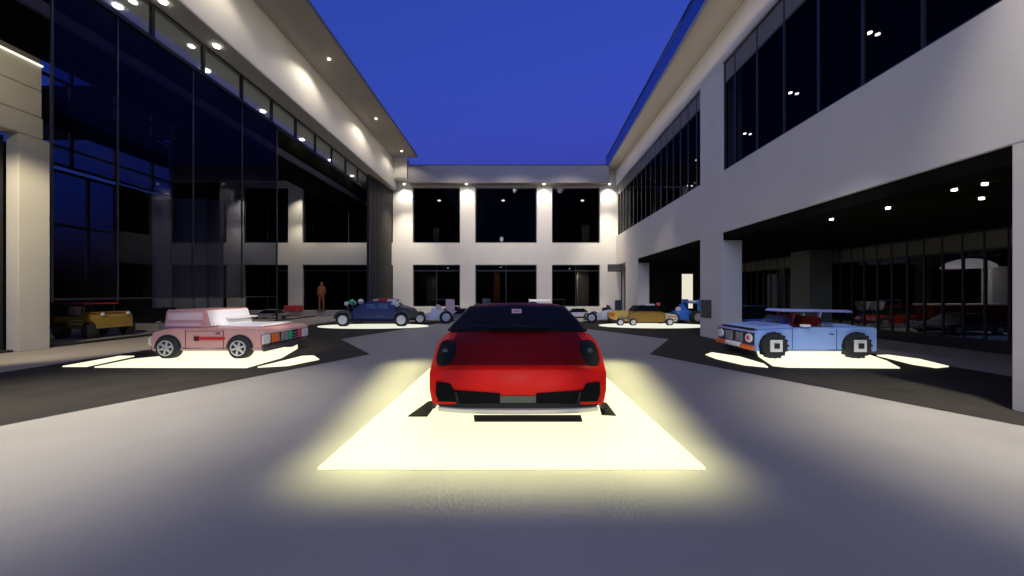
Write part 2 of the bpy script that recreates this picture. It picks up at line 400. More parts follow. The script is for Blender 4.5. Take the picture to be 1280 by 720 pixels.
# soffit lamps
for D in (4.6,9.4,14.1,18.9,23.2):
    MB().lathe([(.03,-.03),(.04,0)],(-6.36,D*k,9.395),'z',12).build('downlight','lamp' if D>12 else 'lamps',lw)
    spot((-6.36,D*k,9.3),120 if D<20 else 60,142,.45,(-6.45,D*k,0),rad=.08)
for px,py in ((273,57),(208,1)):
    D = 514*6.25/(VY-py); MB().lathe([(.07,-.03),(.07,0)],(-7.5,D*k,7.595),'z',10).build('downlight','lamp',lw)
for D in (9.0,11.6,14.2,16.8,19.4,22):
    MB().lathe([(.08,-.03),(.08,0)],(-8.68,D*k,7.655),'z',10).build('ceiling_light','lamp',lw)
l=area((-8.4,11*k,6.95),.2,24*k,30,180,(-8.4,11*k,9),(1,.9,.78))   # added upward wash on the clerestory ceiling, no fixture
# dark inner panels and outer glazed wall with sky behind
ip = MB()
for a,b,D in ((190,212,19),(214,240,19.3),(243,257,19.3),(259,277,19.6)):
    x0,x1 = Q(a,D),Q(b,D); ip.box(x0,x1,D*k,D*k+.12,0,5.8)
ip.build('inside_panel','inpan',lw,bevel=.01)
def owin(d0,d1,z0,z1,st):
    ow = MB(); y = d0*k
    while y <= d1*k+.01: ow.box(-18.1,-18,y-.05,y+.05,z0,z1); y += st
    for zz in (z0,z0+(z1-z0)*.5,z1): ow.box(-18.09,-18.01,d0*k,d1*k,zz-.05,zz+.05)
    oo = ow.build('outer_window','frame',lw)
    MB().box(-18.06,-18.05,d0*k,d1*k,z0,z1).build('pane','outer',oo)
owin(13,18.6,1.95,6.2,1.25); owin(13,21.6,6.45,7.9,1.6); owin(13,21.6,9.15,10.45,1.6)
B(-18.2,-17.9,18.65*k,25*k,0,6.3).build('inside_wall','inwall',lw)
B(-18.2,-17.9,21.7*k,25*k,6.3,10.5).build('inside_wall','inwall',lw)
B(-18.2,-17.9,-2,13*k,0,10.5).build('inside_wall','inwall',lw)
B(-18.25,-18.12,13*k,21.6*k,7.95,9.1).build('inside_wall','inwall',lw)
B(-18.2,-17.95,9,24,0,1.9).build('inside_wall','inwall',lw)
B(-18.3,-12.6,-2,25*k,10.5,10.6).build('inside_ceiling','ceil',lw)
B(-12.62,-12.5,-2,25*k,7.76,10.5).build('inside_wall','inwall',lw)
B(-18.2,-12.3,-2,.2,0,7.6).build('inside_wall','inwall',lw)
B(-30,-18.3,25*k,25.3*k,10.8,14).build('inside_wall','inwall',lw)
B(-18.3,-12.5,24.9*k,24.95*k,8.2,14).build('inside_wall','inwall',lw)

# ------------------------------------------------------------------ light pads
def pad(name,label,polys,m,group='glowing floor pads under the show cars',h=.018):
    mb = MB()
    for p in polys: mb.poly([(x,y,.005) for x,y in p],(0,0,h))
    o = mb.build(name,m); return tag(o,label,'floor light',group)
x0,x1 = G(397,588)[0],G(882,588)[0]; yn = G(397,588)[1]
pad('light_pad','large square glowing pale yellow floor panel under the red sports car',[[(x0,yn),(x1,yn),(x1,yn+4.4),(x0,yn+4.4)]],'pad')
pad('light_pad','white floor panel with thin slivers glowing under the pink pickup',[  # gaps between the pieces are car shadows, cut into the shape
  [G(118,460),G(308,460.5),G(352,448),G(372,436),G(372,432),G(190,436),G(205,446),G(165,450)],
  [G(78,459),G(108,459),G(168,446),G(150,446)],
  [G(322,460),G(360,458),G(399,450),G(392,445.5),G(378,446)]],'padw')
pad('light_pad','white floor panel with pointed slivers glowing under the sky blue roadster',[  # shadow streaks left out of the panel outline here too
  [G(966,458),G(985,460),G(1125,461),G(1108,452),G(1085,444),G(1080,436),G(945,437),G(948,446)],
  [G(882,444),G(890,441.5),G(925,447),G(955,456),G(960,460),G(930,457),G(895,449)],
  [G(1096,445),G(1110,444.5),G(1150,450),G(1186,459),G(1170,460.5),G(1140,456)]],'padw')
def oval(cx,cy,a,b,n=26): return [(cx+a*math.cos(2*PI*i/n),cy+b*math.sin(2*PI*i/n)) for i in range(n)]
pad('light_pad','oval white floor panel glowing under the navy hot rod',[oval(Q(467,16.9),16.9*k,2.25,1.0)],'padf')
pad('light_pad','oval white floor panel glowing under the gold car',[oval(Q(815,17.3),17.2*k,2.25,1.1)],'padf')
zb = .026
def strip(pts,label):  # car's cast shadows painted as thin dark strips on the panel
    o = MB().poly([(*G(*p),zb) for p in pts],(0,0,.012)).build('shadow_strip','lip'); tag(o,label,'painted shadow','painted shadows on the glowing panel')
strip([(593,530.5),(728,530.5),(726,523),(592,523)],'long painted shadow on the glowing floor just in front of the red car bumper')
strip([(510,524),(534,524),(548,505),(536,505)],'short slanted painted shadow on the glowing floor left of the red car')
strip([(752,522),(770,523),(758,507),(748,507)],'short slanted painted shadow on the glowing floor right of the red car')
# pool of light round the big pad, from added lamps without fixtures
ym = yn+2.2
hh = 7.2
area(((x0+x1)/2,yn+.08,5.2),x1-x0-.1,.35,14,14,((x0+x1)/2,yn+.08,0))
for s in (-1,1): area(((x0+x1)/2+s*1.62,yn+2.3,hh),.35,4.2,23,10,((x0+x1)/2+s*1.60,yn+2.2,0))

# ------------------------------------------------------------------ vehicles
def wheel(root,x,y,z,r,wd,side,style='spoke',tm='tyre',rm='rim'):
    # side: -1 faces -y, +1 faces +y
    t = MB(); h = wd/2
    t.lathe([(r*.66,-h*.9),(r*.90,-h),(r,-h*.7),(r,h*.7),(r*.90,h),(r*.66,h*.9)],(x,y,z),'y',28)
    to = t.build('wheel',tm,root,smooth=True)
    m = MB(); yf = y+side*h
    if style == 'spoke':
        for i in range(6):
            a = 2*PI*i/6+.3; c,s = math.cos(a),math.sin(a); q = r*.10
            pts = [(x+c*r*.12-s*q,z+s*r*.12+c*q),(x+c*r*.66-s*q*.8,z+s*r*.66+c*q*.8),(x+c*r*.66+s*q*.8,z+s*r*.66-c*q*.8),(x+c*r*.12+s*q,z+s*r*.12-c*q)]
            m.xz(pts,yf-side*.01,yf+side*.012)
        m.lathe([(r*.2,-.012),(r*.16,.012)] if side>0 else [(r*.16,-.018),(r*.2,.012)],(x,yf,z),'y',16)
        n=28
        ring = [(r*.68,0),(r*.68,side*.018),(r*.58,side*.018),(r*.58,0)]
        m.lathe(ring,(x,yf,z),'y',n); m.f = m.f[:-2]
    elif style == 'square':
        a = r*.46
        m.box(x-a,x+a,min(yf,yf+side*.03),max(yf,yf+side*.03),z-a,z+a)
    elif style == 'disc':
        m.lathe([(r*.62,-.01),(r*.62,.012)] if side>0 else [(r*.62,-.012),(r*.62,.01)],(x,yf,z),'y',24)
        for i in range(5):
            a = 2*PI*i/5; m.tube((x+r*.38*math.cos(a),yf,z+r*.38*math.sin(a)),(x+r*.38*math.cos(a),yf+side*.03,z+r*.38*math.sin(a)),r*.12,n=8)
    m.build('rim',rm,to,bevel=.004 if style=='square' else 0)
    if style == 'square':
        a = r*.2; MB().box(x-a,x+a,min(yf+side*.031,yf+side*.045),max(yf+side*.031,yf+side*.045),z-a,z+a).build('hub','black',to)
        lug = MB()
        for i in range(16):
            t0 = 2*PI*i/16; lug.box(x+math.cos(t0)*r*.965-.022,x+math.cos(t0)*r*.965+.022,y-h*.95,y+h*.95,z+math.sin(t0)*r*.965-.022,z+math.sin(t0)*r*.965+.022)
        lug.build('tread_block',tm,to,bevel=.006)
    return to
def arch(xc,r,zb,zc,n=10):     # points from left to right over a wheel arch, underside at zb
    a0 = math.asin(max(-1,min(1,(zb-zc)/r)))
    return [(xc-r*math.cos(a0+(PI-2*a0)*i/n), zc+r*math.sin(a0+(PI-2*a0)*i/n)) for i in range(n+1)]

# --- red sports car (faces the camera; built in survey depth, local y from nose)
D0 = 4.46
rc = thing('sports_car','low red wedge shaped sports car parked nose on over the glowing panel in the middle','car',(Q(647.5,D0),D0*k,0))
def ry(D): return (D-D0)*k
def sec(D,w,b,sh,c,fl=.97):    # half section ring
    y = ry(D)
    half = [(0,b),(w*.60,b),(w*fl,b+.01),(w,b+.16),(w,sh*.80+b*.2),(w*.985,sh*.96),(w*.93,sh),(w*.80,sh+(c-sh)*.25),(w*.60,sh+(c-sh)*.55),(w*.35,sh+(c-sh)*.88),(0,c)]
    right = [(x,y,z) for x,z in half]; left = [(-x,y,z) for x,z in reversed(half[1:-1])]
    return right+left
secs = [sec(4.46,.90,.15,.505,.515),sec(4.475,.925,.14,.525,.535),sec(4.53,.95,.135,.56,.555),sec(4.66,.955,.13,.63,.60),sec(4.85,.96,.13,.72,.67),
        sec(5.1,.96,.13,.80,.755),sec(5.35,.955,.13,.83,.83),sec(5.6,.95,.13,.84,.88),sec(6.4,.93,.13,.84,.90),sec(7.2,.95,.13,.86,.92),sec(7.9,.98,.13,.90,.94),sec(8.6,.97,.15,.88,.91),sec(8.9,.93,.2,.80,.82),sec(8.97,.90,.24,.7,.72)]
MB().loft(secs).build('body','red',rc,smooth=True)
bn = MB(); NB = 12
def bsec(D,w,sh,c):
    out=[]
    for i in range(NB+1):
        x = -.80*w+1.60*w*i/NB; u = abs(x)/w
        xs_=[0,.35,.60,.80]; zs_=[c,sh+(c-sh)*.88,sh+(c-sh)*.55,sh+(c-sh)*.25]
        for j in range(3):
            if xs_[j]<=u<=xs_[j+1]+1e-6: z=zs_[j]+(u-xs_[j])/(xs_[j+1]-xs_[j])*(zs_[j+1]-zs_[j]); break
        if D < 4.8 or u < .70: pass
        out.append((x,ry(D),z))
    return [(a,b,q+.006) for a,b,q in out]+[(a,b,q-.02) for a,b,q in reversed(out)]
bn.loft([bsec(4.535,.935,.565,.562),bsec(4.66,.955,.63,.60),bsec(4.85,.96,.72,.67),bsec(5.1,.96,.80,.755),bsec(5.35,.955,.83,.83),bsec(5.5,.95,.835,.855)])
bn.build('bonnet',mat('shaded_red_bonnet',(.15,.003,.001),.5,spec=.06,noise=.05),rc,smooth=True)  # bonnet's shade put into a darker red than the body
rc.scale=(1.025,1,1)
# greenhouse
def hs(D,wb,zb_,wt,zt):
    y = ry(D); 
    return [(-wb,y,zb_),(wb,y,zb_),(wt,y,zt),(wt*.75,y,zt+.02),(0,y,zt+.03),(-wt*.75,y,zt+.02),(-wt,y,zt)]
gh = MB().loft([hs(5.46,.87,.80,.86,.865),hs(5.65,.865,.82,.80,.955),hs(5.85,.86,.82,.735,1.045),hs(6.05,.86,.82,.68,1.125),hs(6.14,.86,.82,.665,1.145)])
gh.build('windscreen','cargl',rc,smooth=True)
MB().loft([hs(6.14,.86,.82,.66,1.142),hs(6.2,.86,.82,.665,1.157),hs(6.6,.86,.82,.66,1.175),hs(7.2,.86,.84,.62,1.14),hs(7.9,.84,.86,.55,1.02),hs(8.4,.8,.86,.5,.93)]).build('roof','redd',rc,smooth=True)
for s in (-1,1):
    MB().poly([(s*.868,ry(5.75),.87),(s*.868,ry(7.1),.87),(s*.69,ry(6.95),1.12),(s*.71,ry(6.15),1.11)],(s*.008,0,0)).build('side_window','cargl',rc)
    MB().tube((s*.885,ry(5.46),.862),(s*.674,ry(6.15),1.15),.022,n=8).build('window_pillar','black',rc)
    m = MB().loft([[(s*(.90+a),ry(5.95)+b,.93+c) for a,b,c in q] for q in ([(0,-.06,-.05),(0,.06,-.05),(0,.06,.05),(0,-.06,.05)],[(.12,-.05,-.05),(.12,.05,-.05),(.12,.05,.04),(.12,-.05,.04)])])
    # headlight: patch lying on the wing's sloping front
    hl = [(.808+.098*math.copysign(abs(math.cos(t))**.7,math.cos(t)), 4.78+.26*math.copysign(abs(math.sin(t))**.7,math.sin(t))) for t in [2*PI*q_/20+.01 for q_ in range(20)]]
    def wz(x,D):               # height of the body skin there
        import bisect
        ds = [4.46,4.475,4.53,4.66,4.85,5.1,5.35]; sh=[.505,.525,.56,.63,.72,.80,.83]; cc=[.515,.535,.555,.60,.67,.755,.83]; ww=[.90,.925,.95,.955,.96,.96,.955]
        for i in range(6):
            if ds[i]<=D<=ds[i+1]: break
        t=(D-ds[i])/(ds[i+1]-ds[i]); s_=sh[i]+t*(sh[i+1]-sh[i]); c_=cc[i]+t*(cc[i+1]-cc[i]); w_=ww[i]+t*(ww[i+1]-ww[i])
        u=abs(x)/w_
        xs_=[0,.35,.60,.80,.93,.985,1.0]; zs_=[c_,s_+(c_-s_)*.88,s_+(c_-s_)*.55,s_+(c_-s_)*.25,s_,s_*.96,s_*.82]
        for j in range(6):
            if xs_[j]<=u<=xs_[j+1]: return zs_[j]+(u-xs_[j])/(xs_[j+1]-xs_[j])*(zs_[j+1]-zs_[j])
        return zs_[-1]
    top = [(s*x,ry(D)-.006,wz(x,D)+.012) for x,D in hl]; bot = [(s*x,ry(D)+.02,wz(x,D)-.02) for x,D in hl]
    cx = sum(p[0] for p in top)/20; cy = sum(p[1] for p in top)/20
    h = MB(); n=20
    h.add(bot+top+[(cx,cy-.004,wz(abs(cx),D0+cy/k)+.02)],[(i,(i+1)%n,n+(i+1)%n,n+i) for i in range(n)]+[(n+i,n+(i+1)%n,2*n) for i in range(n)])
    ho = h.build('headlight','lens',rc,smooth=True)
    MB().ball((s*.815,ry(4.76)-.012,wz(.815,4.76)+.012),(.035,.02,.035)).build('reflector','dgrey',ho,smooth=True)
    # outer intake and inner intake, with depth
    fy = ry(4.46)
    def fp(pts,m_,name,th=.014,par=rc): 
        return MB().poly([(s*x,fy-.002,z) for x,z in pts],(0,-th,0)).build(name,m_,par)
    fp([(.862,.40),(.72,.375),(.665,.27),(.64,.18),(.84,.185),(.868,.27)],'glossless','air_intake')
    fp([(.69,.305),(.19,.270),(.19,.160),(.62,.160),(.66,.18)],'glossless','air_intake',.016)
    MB().poly([(s*.665,fy-.016,.27),(s*.64,fy-.016,.175),(s*.615,fy-.016,.175),(s*.65,fy-.016,.30)],(0,-.012,0)).build('intake_fin','lip',rc)
    wheel(rc,0,0,0,.1,.1,s) if 0 else None
MB().box(-.19,.19,ry(4.46)-.02,ry(4.46)-.002,.168,.245).build('number_plate','plate',rc,bevel=.004)
lipm = MB(); n = 16; P_=[]
for i in range(n+1):
    t = -1+2*i/n; P_.append((t*.87, ry(4.46)-.03+.09*abs(t)**4))
lipm.poly([(x,y,.118) for x,y in P_]+[(.87,ry(4.6),.118),(-.87,ry(4.6),.118)],(0,0,.05)); lipm.build('front_lip','lip',rc,bevel=.006)
lipm = MB(); lipm.poly([(x*.985,y-.05+.03*abs(x),.065) for x,y in P_]+[(.85,ry(4.6),.065),(-.85,ry(4.6),.065)],(0,0,.045)); lipm.build('splitter','cream',rc,bevel=.006)
for s in (-1,1):
    MB().box(s*.905-.02,s*.905+.02,ry(4.50),ry(4.62),.09,.16).build('lip_end','black',rc,bevel=.004)
MB().poly([(-.075,ry(5.84)-.012,1.072),(.06,ry(5.84)-.012,1.072),(.06,ry(5.95)-.012,1.128),(-.075,ry(5.95)-.012,1.128)],(0,.004,.002)).build('window_sticker',mat('pale_pink_sticker',(.75,.42,.42),.5,noise=.05),rc)
MB().poly([(-.05,ry(5.885)-.018,1.095),(.035,ry(5.885)-.018,1.095),(.035,ry(5.905)-.018,1.105),(-.05,ry(5.905)-.018,1.105)],(0,.003,.001)).build('sticker_line','rlens',rc)
MB().poly([(-.40,ry(5.42),.885),(.40,ry(5.42),.885),(.34,ry(5.34),.86),(-.34,ry(5.34),.86)],(0,0,.012)).build('wiper_cowl','glossless',rc,bevel=.003)
for x_ in (-.25,.28):
    MB().tube((x_,ry(5.45),.90),(x_-.35,ry(5.52),.935),.007,n=6).build('wiper','black',rc)
for D,r in ((5.25,.31),(8.05,.33)):
    for s in (-1,1):
        to = MB().lathe([(r*.62,-.11),(r*.9,-.125),(r,-.09),(r,.09),(r*.9,.125),(r*.62,.11)],(0,0,0),'y',28).build('wheel','tyre',rc,smooth=True)
        to.rotation_euler=(0,0,PI/2); to.location=(s*.86,ry(D),r)
        rm = MB().lathe([(r*.6,-.127),(r*.6,.127)],(0,0,0),'y',24).build('rim','rim',to)
MB().box(-.75,.75,ry(8.5),ry(8.8),1.02,1.05).build('rear_wing','redd',rc,bevel=.01)
for s in (-1,1): MB().box(s*.5-.02,s*.5+.02,ry(8.55),ry(8.7),.88,1.02).build('wing_strut','black',rc)

# --- pink pickup, facing right
S1 = 8.46
xc = Q(256,S1); yN = S1*k
pk = thing('pickup_truck','boxy pink pickup facing right with painted glare on its windscreen, parked on the left paving','car',(xc,yN+.8,0))
L0,L1 = Q(189,S1)-xc, Q(326,S1)-xc
wxa,wxb = Q(210,S1)-xc, Q(300,S1)-xc
def carbody(root,L0,L1,w0,w1,zb,top,arches,m,bev=.02,name='body'):
    pts = [(L0,zb)]
    for xa,ra,za in arches: pts += arch(xa,ra,zb,za)
    pts += [(L1,zb)]+top
    return MB().xz(pts,w0,w1).build(name,m,root,bevel=bev)
carbody(pk,L0,L1,-.80,.80,.17,[(L1+.0,.55),(L1-.05,.61),(wxb,.63),(L0+.35,.635),(L0+.03,.56),(L0-.02,.4)],[(wxa,.245,.23),(wxb,.245,.23)],'pink',.018)
for s,y_ in ((-1,-.76),(1,.76)):
    for xx,st in ((wxa,0),(wxb,0)): wheel(pk,xx,y_,.235,.235,.17,s)
MB().box(wxa-.26,wxb+.26,-.70,.70,.2,.5).build('underbody','black',pk)
# cab
c0,c1,c2 = Q(213,8.8)-xc, Q(262,8.8)-xc, Q(268,8.8)-xc
MB().hexa([(c0,-.66,.63),(c1+.1,-.66,.63),(c1+.1,.62,.63),(c0,.62,.63),(c0+.02,-.62,1.01),(c1,-.62,1.01),(c1,.58,1.01),(c0+.02,.58,1.01)]).build('cab','pink',pk,bevel=.02)
MB().poly([(c1+.105,-.60,.66),(c1+.105,.56,.66),(c1+.005,.54,.99),(c1+.005,-.58,.99)],(.012,0,.004)).build('windscreen','whiteb',pk)  # bright reflection on the glass put in as white paint
MB().box(c0+.06,c1-.05,-.672,-.655,.66,.73).build('side_trim','pinkl',pk,bevel=.004)
MB().box(c0+.08,c1-.02,-.652,-.64,.79,.95).build('side_window','pinkl',pk,bevel=.004)
for i in range(4): MB().box(c1+.12+.05*i,c1+.135+.05*i,-.2,.5,.80,.83).build('roof_rack_bar','white',pk)
MB().box(c1+.15,L1-.22,-.45,.55,.635,.67).build('bonnet_glare','whiteb',pk,bevel=.01)  # lit edge of the bonnet painted as a white slab
MB().box(Q(243,S1)-xc,Q(281,S1)-xc,-.812,-.79,.395,.46).build('side_vent','redseat',pk,bevel=.004)
MB().box(Q(243,S1)-xc,Q(249,S1)-xc,-.815,-.80,.38,.47).build('vent_edge','redd',pk)
for x_ in (wxa+.36,wxb-.34): MB().box(x_-.006,x_+.006,-.803,-.79,.22,.60).build('door_seam','redd',pk)
MB().box(wxa+.36,wxb-.34,-.803,-.79,.575,.583).build('door_seam','redd',pk)
MB().box(wxb-.50,wxb-.40,-.815,-.80,.52,.545).build('door_handle','chrome',pk,bevel=.004)
MB().box(L0+.02,L1-.02,-.806,-.79,.215,.235).build('sill_trim','chrome',pk,bevel=.003)
for x_ in (wxa,wxb):
    q=[(x_+.275*math.cos(t),.23+.275*math.sin(t)) for t in [PI*i/12 for i in range(13)]]+[(x_-.247*math.cos(t),.23+.247*math.sin(t)) for t in [PI*i/12 for i in range(13)]]
    MB().xz(q,-.812,-.79).build('arch_lip','black',pk)
# front
MB().box(L1+.001,L1+.03,-.80,.80,.50,.57).build('grille_surround','pinkl',pk,bevel=.01)
MB().box(L1+.001,L1+.02,-.56,.56,.27,.50).build('grille','black',pk)
for y0,y1,m_,nm in ((-.79,-.57,'clens','headlight'),(.57,.79,'clens','headlight'),(-.52,-.28,'orange','indicator'),(-.2,.02,'chrome','grille_badge'),(.06,.16,'green','grille_badge'),(.40,.54,'rlens','indicator')):
    MB().box(L1+.015,L1+.045,y0,y1,.30,.495).build(nm,m_,pk,bevel=.01)
for j in range(3): MB().box(L1+.02,L1+.032,-.28,.4,.31+.06*j,.325+.06*j).build('grille_bar','chrome',pk)
MB().box(L1,L1+.07,-.78,.78,.15,.25).build('bumper','dgrey',pk,bevel=.015)
MB().box(L0-.09,L0+.02,-.80,-.3,.27,.47).build('tail_light','cream',pk,bevel=.03)
MB().box(L0-.09,L0+.02,.3,.80,.27,.47).build('tail_light','cream',pk,bevel=.03)
MB().box(L0-.12,L0+.02,-.7,.7,.17,.26).build('bumper','black',pk,bevel=.015)

# --- sky blue roadster, facing left
xc = Q(1020,S1)
bc = thing('roadster','sky blue open roadster with flat lilac roof slab and square hubbed wheels, on the right','car',(xc,yN+.66,0))
F0,F1 = Q(945,S1)-xc, Q(1098,S1)-xc
wa,wb_ = Q(967,S1)-xc, Q(1071,S1)-xc
carbody(bc,F0,F1,-.64,.64,.155,[(F1,.62),(F1-.03,.655),(F1-.35,.665),(F0+1.3,.655),(F0+.9,.64),(F0+.1,.60),(F0,.56)],[(wa,.28,.26),(wb_,.28,.26)],'blue',.018)
MB().box(F0+.02,F1-.02,-.55,.55,.2,.62).build('underbody','black',bc)
for s,y_ in ((-1,-.62),(1,.62)):
    for xx in (wa,wb_): wheel(bc,xx,y_,.285,.265,.2,s,'square','tyre','rimw')
MB().hexa([(F0+.03,-.6,.605),(F0+.85,-.6,.635),(F0+.85,.6,.635),(F0+.03,.6,.605),(F0+.2,-.45,.66),(F0+.8,-.5,.70),(F0+.8,.5,.70),(F0+.2,.45,.66)]).build('bonnet','blue',bc,bevel=.015)
MB().hexa([(F1-.9,-.6,.655),(F1-.3,-.6,.655),(F1-.3,.6,.655),(F1-.9,.6,.655),(F1-.85,-.5,.71),(F1-.5,-.5,.71),(F1-.5,.5,.71),(F1-.85,.5,.71)]).build('boot_lid','blue',bc,bevel=.02)
MB().box(F0+.88,F1-.92,-.5,.5,.60,.68).build('cockpit','redd',bc,bevel=.02)
rf0,rf1 = Q(966,8.9)-xc, Q(1060,8.9)-xc
MB().hexa([(rf0+.1,-.42,.965),(rf1,-.42,.945),(rf1,.12,.945),(rf0+.1,.12,.965),(rf0+.14,-.39,1.02),(rf1-.04,-.39,.995),(rf1-.04,.10,.995),(rf0+.14,.10,1.02)]).build('roof','bluel',bc,bevel=.012)
for x_,m_ in ((Q(999,8.6)-xc,'redd'),(Q(1032,8.6)-xc,'chrome')):
    for y_ in (-.36,.06):
        MB().tube((x_-.03,y_,.66),(x_+.05,y_,.96),.03,.04,8).build('roof_post',m_,bc)
for y_ in (-.25,.25):
    st = MB().box(Q(1018,8.6)-xc,Q(1034,8.6)-xc,y_-.17,y_+.17,.62,.86).build('seat','redd',bc,bevel=.03)
MB().box(Q(1000,S1)-xc,Q(1010,S1)-xc,-.74,-.645,.67,.72).build('mirror','whiteb',bc,bevel=.01)
MB().box(Q(1030,S1)-xc,Q(1044,S1)-xc,-.62,-.5,.665,.72).build('door_latch','chrome',bc,bevel=.01)
for x_ in (wa+.40,wb_-.40): MB().box(x_-.006,x_+.006,-.643,-.63,.19,.62).build('door_seam','navy',bc)
MB().box(wb_-.56,wb_-.46,-.655,-.64,.50,.525).build('door_handle','chrome',bc,bevel=.004)
MB().box(F0+.45,F1-.45,-.648,-.63,.17,.195).build('sill_trim','chrome',bc,bevel=.003)
MB().poly([(F0+.86,-.45,.66),(F0+.86,.45,.66),(F0+.98,.40,.86),(F0+.98,-.40,.86)],(.008,0,0)).build('windscreen','clear',bc)
# front face
MB().box(F0-.03,F0-.001,-.62,.62,.29,.54).build('grille','frame',bc,bevel=.005)
MB().box(F0-.06,F0,-.64,.64,.54,.58).build('grille_surround','bluel',bc,bevel=.01)
for y_ in (-.50,.50):
    MB().tube((F0-.03,y_,.42),(F0-.06,y_,.42),.10,.09,20).build('headlight','clens',bc)
MB().tube((F0-.062,-.5,.42),(F0-.07,-.5,.42),.05,.045,14).build('indicator','rlens',bc)
for y0,y1 in ((-.3,-.06),(.06,.32)): MB().box(F0-.045,F0-.03,y0,y1,.31,.51).build('grille_panel','chrome',bc,bevel=.004)
MB().box(F0-.10,F0-.01,-.25,.25,.20,.29).build('bumper','white',bc,bevel=.015)
for y0,y1 in ((-.66,-.26),(.26,.66)): MB().box(F0-.10,F0-.01,y0,y1,.18,.27).build('fog_lamp','orange',bc,bevel=.02)
MB().box(F1-.02,F1+.05,-.58,.58,.18,.28).build('bumper','bluel',bc,bevel=.015)
for s in (-1,1): MB().box(F1,F1+.015,s*.5-.07,s*.5+.07,.42,.54).build('tail_light','rlens',bc)

# --- navy hot rod, facing left
S2 = 16.7
xc = Q(466,S2)
nv = thing('hot_rod','tall rounded navy blue hot rod with white wheels and a green round lamp','car',(xc,S2*k+.7,0))
a_,b_ = Q(429,S2)-xc, Q(502,S2)-xc
def X2(px): return Q(px,S2)-xc
carbody(nv,X2(440),X2(497),-.62,.62,.24,[(X2(497),.55),(X2(492),.92),(X2(484),1.02),(X2(462),1.03),(X2(450),.93),(X2(440),.72),(X2(436),.5)],[],'navy',.06)
for s in (-1,1):
    for xx in (a_,b_):
        wheel(nv,xx,s*.66,.29,.29,.2,s,'disc','tyre','rimw')
        q = [(xx+.36*math.cos(t),.33+.33*math.sin(t)) for t in [PI*i/10 for i in range(11)]]+[(xx-.30*math.cos(t),.33+.28*math.sin(t)) for t in [PI*i/10 for i in range(11)]]
        MB().xz(q,s*.66-.13,s*.66+.13).build('mudguard','dgrey',nv)
    MB().box(X2(457),X2(469),s*.625-.008,s*.625+.008,.72,.93).build('side_window','navyw',nv,bevel=.01)
    MB().box(X2(471),X2(485),s*.625-.008,s*.625+.008,.72,.96).build('side_window','navyw',nv,bevel=.01)
    MB().ball((X2(436),s*.42,1.0),.12).build('round_lamp','green' if s<0 else 'white',nv,smooth=True)
    MB().ball((X2(428),s*.35,.93),.09).build('round_lamp','white',nv,smooth=True)
    MB().box(X2(436),X2(492),s*.64-.1,s*.64+.1,.2,.25).build('running_board','black',nv,bevel=.01)
    MB().tube((X2(428),s*.35,.9),(X2(432),s*.35,.5),.02,n=8).build('lamp_stalk','dgrey',nv)
    MB().tube((X2(436),s*.42,.9),(X2(440),s*.42,.5),.02,n=8).build('lamp_stalk','dgrey',nv)
MB().box(X2(463),X2(470),-.5,.5,1.04,1.12).build('roof_pod','pinkl',nv,bevel=.02)
MB().box(X2(471),X2(481),-.5,.5,1.03,1.15).build('roof_pod','redseat',nv,bevel=.02)
MB().box(X2(480),X2(488),-.45,.45,1.02,1.11).build('roof_pod','white',nv,bevel=.02)
MB().hexa([(X2(424),-.3,.3),(X2(441),-.5,.3),(X2(441),.5,.3),(X2(424),.3,.3),(X2(424),-.25,.75),(X2(441),-.45,.85),(X2(441),.45,.85),(X2(424),.25,.75)]).build('engine_bay','black',nv,bevel=.03)
for i,(px,z_) in enumerate(((488,.86),(494,.9),(491,.98))):
    MB().ball((X2(px),-.5,z_),.11).build('engine_part','rimw',nv,smooth=True)
MB().hexa([(X2(495),-.5,.3),(X2(514),-.45,.35),(X2(514),.45,.35),(X2(495),.5,.3),(X2(495),-.5,.85),(X2(510),-.45,.72),(X2(510),.45,.72),(X2(495),.5,.85)]).build('tail','dgrey',nv,bevel=.04)

# --- gold car, facing left
S3 = 17.1; xc = Q(806,S3)
gc = thing('vintage_car','gold rounded car with a bright yellow nose and cream tail, beyond the right arcade pillar','car',(xc,S3*k+.55,0))
def X3(px): return Q(px,S3)-xc
carbody(gc,X3(786),X3(833),-.5,.5,.16,[(X3(833),.5),(X3(829),.60),(X3(800),.62),(X3(790),.58),(X3(785),.42)],[],'gold',.05)
MB().hexa([(X3(794),-.46,.6),(X3(828),-.46,.6),(X3(828),.46,.6),(X3(794),.46,.6),(X3(800),-.36,.84),(X3(825),-.36,.84),(X3(825),.36,.84),(X3(800),.36,.84)]).build('cabin','cargl',gc,bevel=.03)
MB().loft([[(x,y*wd,z0+zz) for y,zz in ((-1,0),(1,0),(.9,h_),(-.9,h_))] for x,wd,z0,h_ in ((X3(766),.22,.3,.22),(X3(773),.36,.22,.38),(X3(787),.45,.2,.42))]).build('nose','yellow',gc,bevel=.02)
MB().ball((X3(768),-.25,.45),(.10,.1,.12)).build('headlight','orange',gc,smooth=True)
MB().ball((X3(768),.25,.45),(.10,.1,.12)).build('headlight','orange',gc,smooth=True)
MB().box(X3(834),X3(847),-.46,.46,.2,.48).build('tail','cream',gc,bevel=.03)
for z_ in (.28,.40): MB().box(X3(835),X3(846),-.475,-.46,z_-.02,z_+.01).build('tail_bar','gold',gc)
for xx in (X3(776),X3(792),X3(838)):
    for s in (-1,1): wheel(gc,xx,s*.46,.16,.16,.14,s,'disc','tyre','rimw')
MB().box(X3(777),X3(788),-.53,-.47,.28,.36).build('engine_part','chrome',gc,bevel=.01)
MB().ball((X3(826),-.3,.9),.08).build('driver_seat','rlens',gc,smooth=True)
MB().box(X3(809),X3(822),-.3,.1,.84,.91).build('roof_box','white',gc,bevel=.02)

